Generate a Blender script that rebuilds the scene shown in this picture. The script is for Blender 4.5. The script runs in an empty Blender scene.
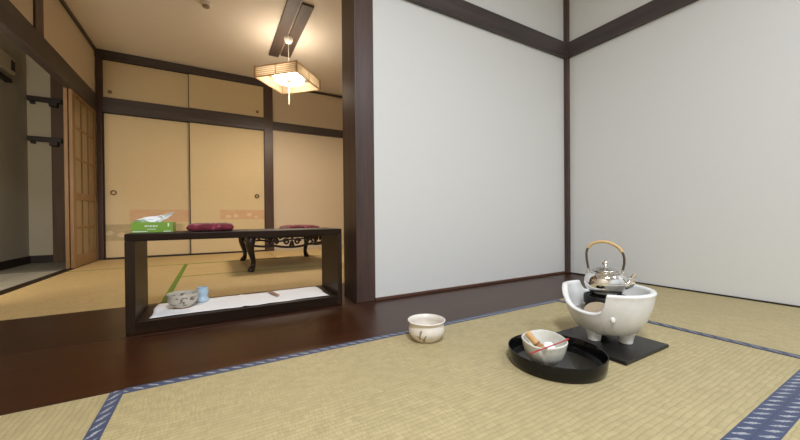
import bpy, bmesh, math, random
from mathutils import Vector, Matrix, noise
random.seed(7)
PI = math.pi
SC = bpy.context.scene
COL = SC.collection

# ------------------------------------------------------------------ materials
def new_mat(name):
    m = bpy.data.materials.new(name); m.use_nodes = True
    nt = m.node_tree
    return m, nt, nt.nodes['Principled BSDF']

def N(nt, t, **kw):
    n = nt.nodes.new(t)
    for k, v in kw.items(): setattr(n, k, v)
    return n

def L(nt, a, b): nt.links.new(a, b)

def math_n(nt, op, a, b=None, c=None):
    n = N(nt, 'ShaderNodeMath', operation=op)
    for i, x in enumerate((a, b, c)):
        if x is None: continue
        if hasattr(x, 'node'): L(nt, x, n.inputs[i])
        else: n.inputs[i].default_value = x
    return n.outputs[0]

def mix_col(nt, f, a, b):
    n = N(nt, 'ShaderNodeMix', data_type='RGBA')
    for sock, x in ((n.inputs[0], f), (n.inputs[6], a), (n.inputs[7], b)):
        if hasattr(x, 'node'): L(nt, x, sock)
        else: sock.default_value = x if not isinstance(x, tuple) else (*x[:3], 1)
    return n.outputs[2]

def srgb(r, g, b):
    f = lambda c: (c/255/12.92 if c/255 <= .04045 else ((c/255+.055)/1.055)**2.4)
    return (f(r), f(g), f(b))

def obj_xyz(nt):
    tc = N(nt, 'ShaderNodeTexCoord'); s = N(nt, 'ShaderNodeSeparateXYZ')
    L(nt, tc.outputs['Object'], s.inputs[0])
    return tc.outputs['Object'], s.outputs[0], s.outputs[1], s.outputs[2]

def noise_tex(nt, vec, scale, detail=3, sc=(1, 1, 1), rough=.5):
    mp = N(nt, 'ShaderNodeMapping'); mp.inputs['Scale'].default_value = sc
    L(nt, vec, mp.inputs[0])
    n = N(nt, 'ShaderNodeTexNoise'); n.inputs['Scale'].default_value = scale
    n.inputs['Detail'].default_value = detail; n.inputs['Roughness'].default_value = rough
    L(nt, mp.outputs[0], n.inputs['Vector'])
    return n.outputs[0]

def bump(nt, bs, h, strength=.3, dist=.002):
    b = N(nt, 'ShaderNodeBump'); b.inputs['Strength'].default_value = strength
    b.inputs['Distance'].default_value = dist
    L(nt, h, b.inputs['Height']); L(nt, b.outputs[0], bs.inputs['Normal'])

def ramp(nt, f, lo, hi):
    n = N(nt, 'ShaderNodeMapRange'); n.clamp = True
    n.inputs[1].default_value = lo; n.inputs[2].default_value = hi
    L(nt, f, n.inputs[0]); return n.outputs[0]

def plain(name, col, rough=.5, metal=0, var=.06, nscale=30, bstr=0, coat=0, spec=.5):
    m, nt, bs = new_mat(name)
    v, x, y, z = obj_xyz(nt)
    n = noise_tex(nt, v, nscale)
    a = tuple(c*(1-var) for c in col); b = tuple(min(1, c*(1+var)) for c in col)
    L(nt, mix_col(nt, n, a, b), bs.inputs['Base Color'])
    bs.inputs['Roughness'].default_value = rough; bs.inputs['Metallic'].default_value = metal
    bs.inputs['Coat Weight'].default_value = coat
    bs.inputs['Specular IOR Level'].default_value = spec
    if bstr: bump(nt, bs, n, bstr)
    return m

def wood(name, dark, light, axis='X', rough=.35, scale=6, coat=0, spec=.5):
    m, nt, bs = new_mat(name)
    v, x, y, z = obj_xyz(nt)
    st = {'X': (.06, 1, 1), 'Y': (1, .06, 1), 'Z': (1, 1, .06)}[axis]
    n1 = noise_tex(nt, v, scale*4, 5, st, .6)
    n2 = noise_tex(nt, v, scale*22, 3, st, .6)
    f = math_n(nt, 'ADD', math_n(nt, 'MULTIPLY', n1, .7), math_n(nt, 'MULTIPLY', n2, .3))
    L(nt, mix_col(nt, ramp(nt, f, .3, .7), dark, light), bs.inputs['Base Color'])
    bs.inputs['Roughness'].default_value = rough
    bs.inputs['Coat Weight'].default_value = coat; bs.inputs['Coat Roughness'].default_value = .2
    bs.inputs['Specular IOR Level'].default_value = spec
    bump(nt, bs, n2, .08, .001)
    return m

def tatami_mat_mat(name, dark, light, pitch=.0140):
    m, nt, bs = new_mat(name)
    v, x, y, z = obj_xyz(nt)
    wob = noise_tex(nt, v, 22, 2)
    # ridges run along local X, spaced in local Y; rush strands run along local Y
    yy = math_n(nt, 'ADD', math_n(nt, 'DIVIDE', y, pitch), math_n(nt, 'MULTIPLY', wob, .8))
    row = math_n(nt, 'FRACT', yy)
    rowid = math_n(nt, 'FLOOR', yy)
    ridge = math_n(nt, 'SINE', math_n(nt, 'MULTIPLY', row, PI))
    ridge = math_n(nt, 'POWER', ridge, .5)
    sh = math_n(nt, 'MULTIPLY', math_n(nt, 'MODULO', rowid, 2.0), .5)
    xs = math_n(nt, 'FRACT', math_n(nt, 'ADD', math_n(nt, 'DIVIDE', x, .0075), sh))
    strand = math_n(nt, 'POWER', math_n(nt, 'SINE', math_n(nt, 'MULTIPLY', xs, PI)), .6)
    h = math_n(nt, 'ADD', math_n(nt, 'MULTIPLY', ridge, .75), math_n(nt, 'MULTIPLY', strand, .25))
    fine = noise_tex(nt, v, 90, 2, (2.2, .3, 1))
    big = noise_tex(nt, v, 3, 3)
    c = mix_col(nt, ramp(nt, fine, .25, .75), dark, light)
    c = mix_col(nt, ramp(nt, big, .3, .75), c, tuple((p+q)*.46 for p, q in zip(dark, light)))
    gap = math_n(nt, 'MULTIPLY', math_n(nt, 'SUBTRACT', 1.0, ramp(nt, h, .25, .75)), .36)
    cell = math_n(nt, 'FLOOR', math_n(nt, 'ADD', math_n(nt, 'DIVIDE', x, .026), math_n(nt, 'MULTIPLY', rowid, .37)))
    cv = N(nt, 'ShaderNodeCombineXYZ'); L(nt, cell, cv.inputs[0]); L(nt, rowid, cv.inputs[1])
    wn = N(nt, 'ShaderNodeTexWhiteNoise', noise_dimensions='2D'); L(nt, cv.outputs[0], wn.inputs['Vector'])
    c = mix_col(nt, math_n(nt, 'MULTIPLY', wn.outputs['Value'], .30), c, tuple(q*.72 for q in dark))
    c = mix_col(nt, gap, c, tuple(q*.5 for q in dark))
    L(nt, c, bs.inputs['Base Color'])
    bs.inputs['Roughness'].default_value = .55
    bs.inputs['Specular IOR Level'].default_value = .35
    bump(nt, bs, h, .5, .002)
    return m

def heri_mat(name, base, dash, w, period=.03, slant=.5):
    """cloth border: rows of slanted pale dashes on a plain ground (local X runs along the strip)"""
    m, nt, bs = new_mat(name)
    v, x, y, z = obj_xyz(nt)
    yn = math_n(nt, 'DIVIDE', y, w)                         # -.5 .. .5
    u = math_n(nt, 'ADD', math_n(nt, 'DIVIDE', x, period), math_n(nt, 'MULTIPLY', yn, slant*2.6))
    wob = noise_tex(nt, v, 160, 2)
    u = math_n(nt, 'ADD', u, math_n(nt, 'MULTIPLY', wob, .22))
    fr = math_n(nt, 'ABSOLUTE', math_n(nt, 'SUBTRACT', math_n(nt, 'FRACT', u), .5))
    ay = math_n(nt, 'ABSOLUTE', yn)
    lim = math_n(nt, 'MULTIPLY', math_n(nt, 'SUBTRACT', .42, ay), .55)
    mask = math_n(nt, 'LESS_THAN', fr, lim)
    n = noise_tex(nt, v, 400, 2)
    mask = math_n(nt, 'MULTIPLY', mask, ramp(nt, n, .25, .6))
    wv = noise_tex(nt, v, 700, 1)
    c0 = mix_col(nt, wv, tuple(c*.75 for c in base), tuple(c*1.25 for c in base))
    L(nt, mix_col(nt, mask, c0, dash), bs.inputs['Base Color'])
    bs.inputs['Roughness'].default_value = .6
    bs.inputs['Sheen Weight'].default_value = .2; bs.inputs['Sheen Roughness'].default_value = .4
    bump(nt, bs, wv, .2, .0005)
    return m

def capsule_mask(nt, u, v, segs):
    """1 inside any of the tapered strokes (u0,v0,u1,v1,halfwidth)"""
    out = None
    for u0, v0, u1, v1, hw in segs:
        dx, dy = u1-u0, v1-v0; l2 = dx*dx+dy*dy
        pu = math_n(nt, 'SUBTRACT', u, u0); pv = math_n(nt, 'SUBTRACT', v, v0)
        t = math_n(nt, 'ADD', math_n(nt, 'MULTIPLY', pu, dx/l2), math_n(nt, 'MULTIPLY', pv, dy/l2))
        n = N(nt, 'ShaderNodeClamp'); L(nt, t, n.inputs[0]); t = n.outputs[0]
        ex = math_n(nt, 'SUBTRACT', pu, math_n(nt, 'MULTIPLY', t, dx))
        ey = math_n(nt, 'SUBTRACT', pv, math_n(nt, 'MULTIPLY', t, dy))
        d = math_n(nt, 'SQRT', math_n(nt, 'ADD', math_n(nt, 'MULTIPLY', ex, ex), math_n(nt, 'MULTIPLY', ey, ey)))
        k = math_n(nt, 'LESS_THAN', d, hw)
        out = k if out is None else math_n(nt, 'MAXIMUM', out, k)
    return out

def glaze(name, base, var, segs=None, stroke=(0.1, .07, .05), rough=.2, blotch=None, az0=0, crackle=0, r=.07, ring=0):
    m, nt, bs = new_mat(name)
    vec, x, y, z = obj_xyz(nt)
    n = noise_tex(nt, vec, 22, 4)
    c = mix_col(nt, ramp(nt, n, .3, .7), base, var)
    if blotch:
        n2 = noise_tex(nt, vec, 50, 3, (1, 1, 1), .6)
        k = ramp(nt, n2, .52, .57)
        rim = math_n(nt, 'MULTIPLY', math_n(nt, 'GREATER_THAN', z, blotch[1]), math_n(nt, 'LESS_THAN', z, blotch[2]))
        c = mix_col(nt, math_n(nt, 'MULTIPLY', math_n(nt, 'MULTIPLY', k, rim), .85), c, blotch[0])
    if segs:
        ang = math_n(nt, 'ARCTAN2', y, x)
        a = math_n(nt, 'SUBTRACT', ang, az0)
        a = math_n(nt, 'SUBTRACT', math_n(nt, 'FLOORED_MODULO', math_n(nt, 'ADD', a, PI), 2*PI), PI)
        u = math_n(nt, 'MULTIPLY', a, r)
        rad = math_n(nt, 'SQRT', math_n(nt, 'ADD', math_n(nt, 'MULTIPLY', x, x), math_n(nt, 'MULTIPLY', y, y)))
        msk = capsule_mask(nt, u, z, segs)
        c = mix_col(nt, math_n(nt, 'MULTIPLY', msk, .8), c, stroke)
    if crackle:
        vo = N(nt, 'ShaderNodeTexVoronoi', feature='DISTANCE_TO_EDGE'); vo.inputs['Scale'].default_value = 95
        L(nt, vec, vo.inputs['Vector'])
        cr = math_n(nt, 'MULTIPLY', math_n(nt, 'LESS_THAN', vo.outputs['Distance'], .035), crackle)
        c = mix_col(nt, cr, c, tuple(q*.55 for q in base))
    if ring:
        rg = math_n(nt, 'SINE', math_n(nt, 'MULTIPLY', z, 2*PI/ring))
        bump(nt, bs, rg, .5, .0012)
    L(nt, c, bs.inputs['Base Color'])
    bs.inputs['Roughness'].default_value = rough
    return m

M = {}
M['plaster'] = plain('wall plaster', srgb(226, 225, 221), .85, var=.015, nscale=60, bstr=.05)
M['beige_wall'] = plain('sand plaster', srgb(214, 198, 174), .9, var=.03, nscale=90, bstr=.05)
M['ceiling'] = plain('pale cedar ceiling', srgb(238, 230, 220), .8, var=.02, nscale=8)
M['hall_wall'] = plain('hall plaster', srgb(176, 168, 148), .9, var=.03)
M['post'] = wood('dark post', srgb(58, 40, 35), srgb(90, 68, 60), 'Z', .4)
M['beam_x'] = wood('dark beam', srgb(58, 50, 49), srgb(82, 72, 70), 'X', .45)
M['beam_y'] = wood('dark beam along depth', srgb(58, 50, 49), srgb(82, 72, 70), 'Y', .45)
M['plank'] = wood('polished plank', srgb(43, 19, 5), srgb(70, 34, 12), 'X', .34, 5, spec=.52)
M['sill'] = wood('dark sill', srgb(38, 17, 5), srgb(60, 30, 12), 'X', .33, 5, spec=.4)
M['strip'] = wood('brown foot strip', srgb(74, 46, 34), srgb(104, 68, 52), 'X', .45)
M['bench'] = wood('dark bench wood', srgb(26, 15, 8), srgb(46, 29, 17), 'X', .42, 6, spec=.16)
M['bench_v'] = wood('dark bench wood upright', srgb(32, 21, 13), srgb(56, 40, 27), 'Z', .4, 6, spec=.2)
M['tan_wood'] = wood('tan door wood', srgb(118, 88, 56), srgb(150, 116, 76), 'Z', .5, 5)
M['pane'] = plain('frosted pane', srgb(146, 126, 90), .35, var=.04)
M['tatami'] = tatami_mat_mat('tatami', srgb(172, 155, 112), srgb(205, 188, 142))
M['tatami_gold'] = tatami_mat_mat('aged tatami', srgb(188, 161, 112), srgb(216, 192, 140))
M['heri'] = heri_mat('blue border cloth', srgb(58, 68, 98), srgb(176, 178, 178), .031, .036, .42)
M['heri_dark'] = heri_mat('slate border cloth', srgb(56, 62, 86), srgb(146, 150, 156), .036, .045, .5)
M['heri_green'] = plain('green border cloth', srgb(100, 130, 40), .8, var=.15, nscale=300)
M['rail'] = wood('ceiling rail wood', srgb(66, 54, 50), srgb(96, 82, 76), 'Y', .5)
M['rail_light'] = wood('ceiling rail groove wood', srgb(140, 122, 110), srgb(168, 150, 136), 'Y', .5)
M['black_lacquer'] = plain('black lacquer', (.004, .004, .004), .1, var=.1, spec=.35)
M['black_board'] = plain('black board', (.007, .007, .007), .3, var=.15, spec=.4)
M['black_iron'] = plain('black iron', (.014, .014, .015), .5, metal=.4, var=.3, bstr=.2)
M['table_wood'] = plain('near black table lacquer', srgb(34, 22, 16), .3, var=.25)
M['silver'] = plain('polished silver', (.88, .88, .88), .08, metal=1, var=.02)
M['lid_silver'] = plain('dull silver lid', (.62, .61, .6), .24, metal=1, var=.04)
M['old_metal'] = plain('dark handle metal', srgb(110, 100, 92), .35, metal=.9, var=.1)
M['rattan'] = plain('rattan', srgb(206, 172, 116), .6, var=.2, nscale=220, bstr=.3)
M['furo'] = glaze('white crackled glaze', srgb(234, 233, 228), srgb(246, 245, 241), rough=.16, crackle=.12)
M['ash'] = plain('ash', srgb(150, 142, 130), .95, var=.15, bstr=.5)
M['tile_clay'] = plain('unglazed clay', srgb(214, 196, 170), .8, var=.06, bstr=.1)
M['white_cloth'] = plain('white cotton', srgb(250, 248, 247), .9, var=.02, nscale=200)
M['tissue'] = plain('tissue paper', srgb(246, 246, 250), .9, var=.01)
M['green_box'] = plain('green carton', srgb(126, 168, 58), .5, var=.05)
M['pale_green'] = plain('pale green carton end', srgb(158, 178, 96), .5, var=.08)
M['white_ink'] = plain('white ink', srgb(232, 240, 220), .6)
M['bamboo'] = plain('bamboo', srgb(206, 160, 100), .5, var=.12, nscale=60)
M['bamboo_in'] = plain('bamboo end', srgb(140, 92, 52), .6)
M['tong_wood'] = plain('pinkish brown wood', srgb(172, 132, 108), .5, var=.25, nscale=80)
M['red_lacquer'] = plain('red lacquer', srgb(176, 30, 34), .3, var=.08)
M['white_plastic'] = plain('white plastic', srgb(242, 238, 230), .4)
M['lamp_wood'] = plain('pale lamp frame', srgb(206, 172, 128), .6)
M['slate_grey'] = plain('dark hall floor', srgb(120, 116, 104), .6, var=.1)
M['dark_wood'] = plain('dark stained wood', srgb(34, 24, 20), .5, var=.2)
M['brown_panel'] = wood('brown hall panel', srgb(66, 48, 32), srgb(88, 66, 44), 'Z', .6)
M['brass'] = plain('aged brass', srgb(96, 80, 58), .4, metal=.7)
M['brass_in'] = plain('worn pull centre', srgb(170, 148, 110), .45, metal=.4)
M['blue_glaze'] = glaze('pale blue glaze', srgb(168, 196, 214), srgb(196, 216, 228), rough=.25)
M['grey_box'] = plain('aged cream plastic', srgb(196, 186, 158), .5)

def tile_mat():
    m, nt, bs = new_mat('hall tiles')
    v, x, y, z = obj_xyz(nt)
    br = N(nt, 'ShaderNodeTexBrick'); br.offset = 0
    br.inputs['Scale'].default_value = 1; br.inputs['Brick Width'].default_value = .3
    br.inputs['Row Height'].default_value = .3; br.inputs['Mortar Size'].default_value = .004
    br.inputs['Color1'].default_value = (*srgb(162, 160, 148), 1)
    br.inputs['Color2'].default_value = (*srgb(170, 168, 156), 1)
    br.inputs['Mortar'].default_value = (*srgb(120, 118, 110), 1)
    L(nt, v, br.inputs['Vector']); L(nt, br.outputs[0], bs.inputs['Base Color'])
    bs.inputs['Roughness'].default_value = .4
    return m
M['tiles'] = tile_mat()

def fusuma_mat(name, bands, spots):
    """cream paper with printed cloud bands; local X across, local Z up, origin at the panel's bottom left"""
    m, nt, bs = new_mat(name)
    v, x, y, z = obj_xyz(nt)
    n = noise_tex(nt, v, 120, 3, (.25, 1, 2))
    c = mix_col(nt, n, srgb(210, 190, 150), srgb(222, 203, 164))
    for x0, x1, z0, z1, col, a in bands:
        inx = math_n(nt, 'MULTIPLY', ramp(nt, x, x0-.015, x0+.015), math_n(nt, 'SUBTRACT', 1.0, ramp(nt, x, x1-.03, x1+.03)))
        inz = math_n(nt, 'MULTIPLY', ramp(nt, z, z0-.008, z0+.008), math_n(nt, 'SUBTRACT', 1.0, ramp(nt, z, z1-.008, z1+.008)))
        nn = ramp(nt, noise_tex(nt, v, 9, 3, (1, 1, 3)), .2, .6)
        k = math_n(nt, 'MULTIPLY', math_n(nt, 'MULTIPLY', inx, inz), math_n(nt, 'MULTIPLY', math_n(nt, 'ADD', math_n(nt, 'MULTIPLY', nn, .5), .5), a))
        c = mix_col(nt, k, c, col)
    for sx, sz, r, col in spots:
        dx = math_n(nt, 'SUBTRACT', x, sx); dz = math_n(nt, 'MULTIPLY', math_n(nt, 'SUBTRACT', z, sz), 1.4)
        d = math_n(nt, 'SQRT', math_n(nt, 'ADD', math_n(nt, 'MULTIPLY', dx, dx), math_n(nt, 'MULTIPLY', dz, dz)))
        d = math_n(nt, 'ADD', d, math_n(nt, 'MULTIPLY', math_n(nt, 'SUBTRACT', noise_tex(nt, v, 40, 2), .5), .05))
        k = math_n(nt, 'SUBTRACT', 1.0, ramp(nt, d, r*.6, r))
        c = mix_col(nt, math_n(nt, 'MULTIPLY', k, .7), c, col)
    L(nt, c, bs.inputs['Base Color'])
    bs.inputs['Roughness'].default_value = .75
    return m

def quilt_mat(name, a, b, c3):
    m, nt, bs = new_mat(name)
    v, x, y, z = obj_xyz(nt)
    n = noise_tex(nt, v, 38, 3); n2 = noise_tex(nt, v, 24, 2)
    c = mix_col(nt, ramp(nt, n, .42, .58), a, b)
    c = mix_col(nt, ramp(nt, n2, .58, .64), c, c3)
    L(nt, c, bs.inputs['Base Color']); bs.inputs['Roughness'].default_value = .8
    bs.inputs['Sheen Weight'].default_value = .2
    bump(nt, bs, n, .2, .001)
    return m
M['quilt'] = quilt_mat('burgundy brocade', srgb(96, 14, 30), srgb(124, 28, 48), srgb(164, 74, 98))

def emis(name, col, s):
    m, nt, bs = new_mat(name)
    bs.inputs['Base Color'].default_value = (*col, 1)
    bs.inputs['Emission Color'].default_value = (*col, 1); bs.inputs['Emission Strength'].default_value = s
    return m
LAMP = 17
M['tube'] = emis('lit tube', (1.0, .90, .76), LAMP)

def paper_mat(name, f):
    m, nt, bs = new_mat(name)
    nt.nodes.remove(bs)
    out = nt.nodes['Material Output']
    d = N(nt, 'ShaderNodeBsdfDiffuse'); d.inputs[0].default_value = (*srgb(246, 236, 214), 1)
    t = N(nt, 'ShaderNodeBsdfTranslucent'); t.inputs[0].default_value = (*srgb(250, 243, 230), 1)
    mx = N(nt, 'ShaderNodeMixShader'); mx.inputs[0].default_value = f
    L(nt, d.outputs[0], mx.inputs[1]); L(nt, t.outputs[0], mx.inputs[2]); L(nt, mx.outputs[0], out.inputs[0])
    return m
M['paper'] = paper_mat('lamp paper', .6)
M['opal'] = paper_mat('opal reflector', .22)

# ------------------------------------------------------------------ geometry helpers
def link(name, bm, mat, parent=None, loc=(0, 0, 0), rot=(0, 0, 0), smooth=None):
    me = bpy.data.meshes.new(name)
    bmesh.ops.recalc_face_normals(bm, faces=bm.faces)
    bm.to_mesh(me); bm.free()
    mats = mat if isinstance(mat, (list, tuple)) else [mat]
    for k in mats: me.materials.append(k)
    if smooth is not None:
        for p in me.polygons: p.use_smooth = True
        me.set_sharp_from_angle(angle=math.radians(smooth))
    o = bpy.data.objects.new(name, me); COL.objects.link(o)
    o.location = loc; o.rotation_euler = rot
    if parent: o.parent = parent
    return o

def tag(o, label=None, cat=None, group=None, kind=None):
    if label: o['label'] = label
    if cat: o['category'] = cat
    if group: o['group'] = group
    if kind: o['kind'] = kind
    return o

def thing(name, label, cat, loc=(0, 0, 0), rotz=0, group=None, kind=None):
    o = bpy.data.objects.new(name, None); COL.objects.link(o)
    o.empty_display_size = .05
    o.location = loc; o.rotation_euler = (0, 0, rotz)
    return tag(o, label, cat, group, kind)

def add_box(bm, x0, x1, y0, y1, z0, z1, bev=0, seg=2, mi=0):
    r = bmesh.ops.create_cube(bm, size=1)
    vs = r['verts']
    for v in vs:
        v.co = Vector(((x0+x1)/2+v.co.x*(x1-x0), (y0+y1)/2+v.co.y*(y1-y0), (z0+z1)/2+v.co.z*(z1-z0)))
    fs = set(f for v in vs for f in v.link_faces)
    for f in fs: f.material_index = mi
    if bev:
        es = list(set(e for v in vs for e in v.link_edges))
        bmesh.ops.bevel(bm, geom=es, offset=bev, segments=seg, profile=.5, affect='EDGES')
    return bm

def box(*a, **k):
    return add_box(bmesh.new(), *a, **k)

def add_lathe(bm, prof, seg=48, warp=None):
    """prof: list of (r, z). r==0 ends close to a point. warp(v, angle) may move a vertex."""
    rings = []
    for r, z in prof:
        if r <= 1e-6:
            v = bm.verts.new((0, 0, z)); rings.append([v])
        else:
            rings.append([bm.verts.new((r*math.cos(2*PI*i/seg), r*math.sin(2*PI*i/seg), z)) for i in range(seg)])
    for a, b in zip(rings, rings[1:]):
        for i in range(seg):
            j = (i+1) % seg
            if len(a) == 1 and len(b) == 1: continue
            if len(a) == 1: bm.faces.new((a[0], b[i], b[j]))
            elif len(b) == 1: bm.faces.new((a[i], a[j], b[0]))
            else: bm.faces.new((a[i], a[j], b[j], b[i]))
    if warp:
        for r in rings:
            for v in r: warp(v)
    return bm

def lathe(prof, seg=48, warp=None): return add_lathe(bmesh.new(), prof, seg, warp)

def smooth_prof(pts, n=4):
    """Catmull-Rom through profile points"""
    out = []
    P = [pts[0]] + list(pts) + [pts[-1]]
    for i in range(1, len(P)-2):
        p0, p1, p2, p3 = (Vector((*P[i+k], 0)) for k in (-1, 0, 1, 2))
        for s in range(n):
            t = s/n
            q = .5*((2*p1)+(-p0+p2)*t+(2*p0-5*p1+4*p2-p3)*t*t+(-p0+3*p1-3*p2+p3)*t**3)
            out.append((max(q.x, 0), q.y))
    out.append(tuple(pts[-1]))
    return out

def add_tube(bm, pts, rad, seg=10, cap=True, flat=1.0, mi=0):
    pts = [Vector(p) for p in pts]
    n = len(pts)
    rads = rad if isinstance(rad, (list, tuple)) else [rad]*n
    t0 = (pts[1]-pts[0]).normalized()
    ref = Vector((0, 0, 1)) if abs(t0.z) < .9 else Vector((1, 0, 0))
    nrm = t0.cross(ref).normalized()
    rings = []; prev = t0
    for i, p in enumerate(pts):
        if i == 0: t = t0
        elif i == n-1: t = (pts[i]-pts[i-1]).normalized()
        else: t = (pts[i+1]-pts[i-1]).normalized()
        q = prev.rotation_difference(t); nrm = q @ nrm; nrm = (nrm - t*nrm.dot(t)).normalized(); prev = t
        b = t.cross(nrm)
        rings.append([bm.verts.new(p + rads[i]*(nrm*math.cos(2*PI*k/seg) + b*math.sin(2*PI*k/seg)*flat)) for k in range(seg)])
    for a, b in zip(rings, rings[1:]):
        for k in range(seg):
            j = (k+1) % seg
            f = bm.faces.new((a[k], a[j], b[j], b[k])); f.material_index = mi
    if cap:
        f = bm.faces.new(rings[0][::-1]); f.material_index = mi
        f = bm.faces.new(rings[-1]); f.material_index = mi
    return bm

def tube(*a, **k): return add_tube(bmesh.new(), *a, **k)

def spline(pts, n=6):
    pts = [Vector(p) for p in pts]; P = [pts[0]]+pts+[pts[-1]]; out = []
    for i in range(1, len(P)-2):
        p0, p1, p2, p3 = P[i-1:i+3]
        for s in range(n):
            t = s/n
            out.append(.5*((2*p1)+(-p0+p2)*t+(2*p0-5*p1+4*p2-p3)*t*t+(-p0+3*p1-3*p2+p3)*t**3))
    out.append(pts[-1]); return out

def struct(name, bm, mat, label, cat, smooth=None, parent=None):
    o = link(name, bm, mat, parent, smooth=smooth)
    return tag(o, label, cat, kind='structure')

# camera axes on the floor plan, used to orient the tea things as they stand turned in the room
CR = Vector((.8688, -.4952, 0)); CF = Vector((.4952, .8688, 0))
def facing(x, y): return math.atan2(-y, -x)      # azimuth from a spot on the mats toward the visitor's seat at the origin

# ------------------------------------------------------------------ dimensions (metres)
YW, YB = 1.73, 1.85            # white wall front / back
XR, XL = 2.62, -1.195          # right wall, left wall of the far room
YF = 5.236                     # far wall
ZC = 2.53
YN = -2.3                      # wall behind the visitor

# ------------------------------------------------------------------ room shell
struct('floor', box(-1.9, 2.7, YN-.1, 5.4, -.16, -.055), M['dark_wood'], 'sub-floor under the straw mats and wood planks', 'floor')
struct('ceiling', box(-1.9, 2.7, YN-.1, 5.4, ZC, ZC+.06), M['ceiling'], 'plain pale board ceiling over both rooms', 'ceiling')
# white wall with its post, beams and corner post
struct('wall_front', box(.812, XR, YW, YB, -.055, ZC), M['plaster'], 'white plaster wall between dark post and corner', 'wall')
struct('wall_right', box(XR, XR+.1, YN, 5.3, -.055, ZC), M['plaster'], 'white plaster wall on the right running toward the viewer', 'wall')
struct('wall_back', box(-1.3, XR+.1, YN-.1, YN, -.055, ZC), M['plaster'], 'white plaster wall behind the viewer', 'wall')
bm = box(-1.25, XL, YN, 2.5, -.055, ZC)                     # left wall, solid beside the near room
add_box(bm, -1.25, XL-.005, 2.5, YF, 1.97, ZC)
o = struct('wall_left', bm, M['beige_wall'], 'beige plaster wall above the open doorway on the left', 'wall')
# far wall: upper strips and the plain bay right of the post
bm = box(.79, XR, YF+.01, YF+.07, -.055, ZC)
add_box(bm, -1.25, .79, YF+.035, YF+.07, -.055, ZC)
struct('wall_far', bm, M['beige_wall'], 'sand coloured plaster bay right of the far dark post', 'wall')
# wall over the opening between the rooms
struct('wall_middle', box(-1.195, .69, YW+.02, YB-.02, 1.98, ZC), M['plaster'], 'white plaster over the opening between the rooms', 'wall')

struct('trim_1', box(.70, .816, 1.724, 1.93, 0, ZC, bev=.003), M['post'], 'thick dark post at the edge of the white wall', 'post')
struct('trim_2', box(2.586, XR, 1.696, YW, 0, ZC, bev=.002), M['post'], 'slim dark corner post between the two white walls', 'post')
struct('trim_3', box(.816, 2.592, 1.70, YW, 1.803, 1.93, bev=.003), M['beam_x'], 'dark horizontal beam high on the white front wall', 'beam')
struct('trim_4', box(2.592, XR, YN, 1.70, 1.803, 1.93, bev=.003), M['beam_y'], 'dark horizontal beam high on the right wall', 'beam')
struct('trim_5', box(-1.195, .69, 1.715, 1.865, 1.80, 1.98, bev=.003), M['beam_x'], 'dark lintel over the opening between the rooms', 'beam')
struct('baseboard_front', box(.816, 2.592, 1.716, YW, 0, .016, bev=.002), M['strip'], 'thin brown strip along the foot of the white wall', 'baseboard')
struct('baseboard_right', box(2.608, XR, YN, 1.70, 0, .008, bev=.001), M['dark_wood'], 'thin dark strip along the foot of the right wall', 'baseboard')
# planks
struct('trim_6', box(-1.195, XR, 1.20, 1.7145, -.055, -.001, bev=.002), M['plank'], 'wide polished brown plank in front of the white wall', 'plank')
struct('trim_7', box(-1.195, XR, 1.7165, 2.335, -.055, 0, bev=.003), M['sill'], 'dark brown threshold plank between the two rooms', 'threshold')

# far wall timber
struct('trim_8', box(.68, .80, YF-.025, YF+.06, 0, ZC, bev=.003), M['post'], 'dark post on the far wall right of the sliding doors', 'post')
struct('trim_9', box(XL+.005, -1.142, YF-.03, YF+.06, 0, ZC, bev=.003), M['post'], 'dark corner post at the far left', 'post')
struct('trim_10', box(-1.142, .68, YF-.03, YF+.03, 1.787, 1.967, bev=.003), M['beam_x'], 'dark lintel above the two tall sliding doors', 'beam')
struct('trim_11', box(.80, XR, YF-.01, YF+.03, 1.811, 1.937, bev=.003), M['beam_x'], 'dark lintel right of the far post', 'beam')
struct('trim_12', box(XL, .68, YF-.035, YF+.03, 2.432, ZC, bev=.003), M['beam_x'], 'dark ceiling beam above the small upper doors', 'beam')
struct('trim_13', box(.80, XR, YF-.01, YF+.02, 2.475, 2.507, bev=.002), M['beam_x'], 'slim dark ceiling moulding right of the far post', 'moulding')
struct('trim_14', box(XL-.003, XL+.018, 2.0, YF-.03, 2.495, ZC, bev=.002), M['beam_y'], 'slim dark ceiling moulding along the left wall', 'moulding')
struct('trim_15', box(-1.25, XL+.012, 2.0, YF-.03, 1.785, 1.982, bev=.003), M['beam_y'], 'dark lintel over the open doorway on the left', 'beam')
struct('trim_16', box(XL-.004, XL+.01, 3.655, 3.80, 1.982, 2.495, bev=.002), M['post'], 'short dark post above the left doorway lintel', 'post')
struct('trim_17', box(-1.273, -1.197, 2.335, YF, -.055, .002, bev=.002), M['bench'], 'dark sill of the doorway into the hall', 'sill')
struct('trim_18', box(-1.142, .68, YF-.02, YF+.03, -.055, .011, bev=.002), M['dark_wood'], 'dark floor track under the tall sliding doors', 'track')
struct('trim_19', box(-1.26, -1.18, 2.42, 2.53, 0, 1.785, bev=.003), M['post'], 'dark jamb at the near side of the hall doorway', 'post')

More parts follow.
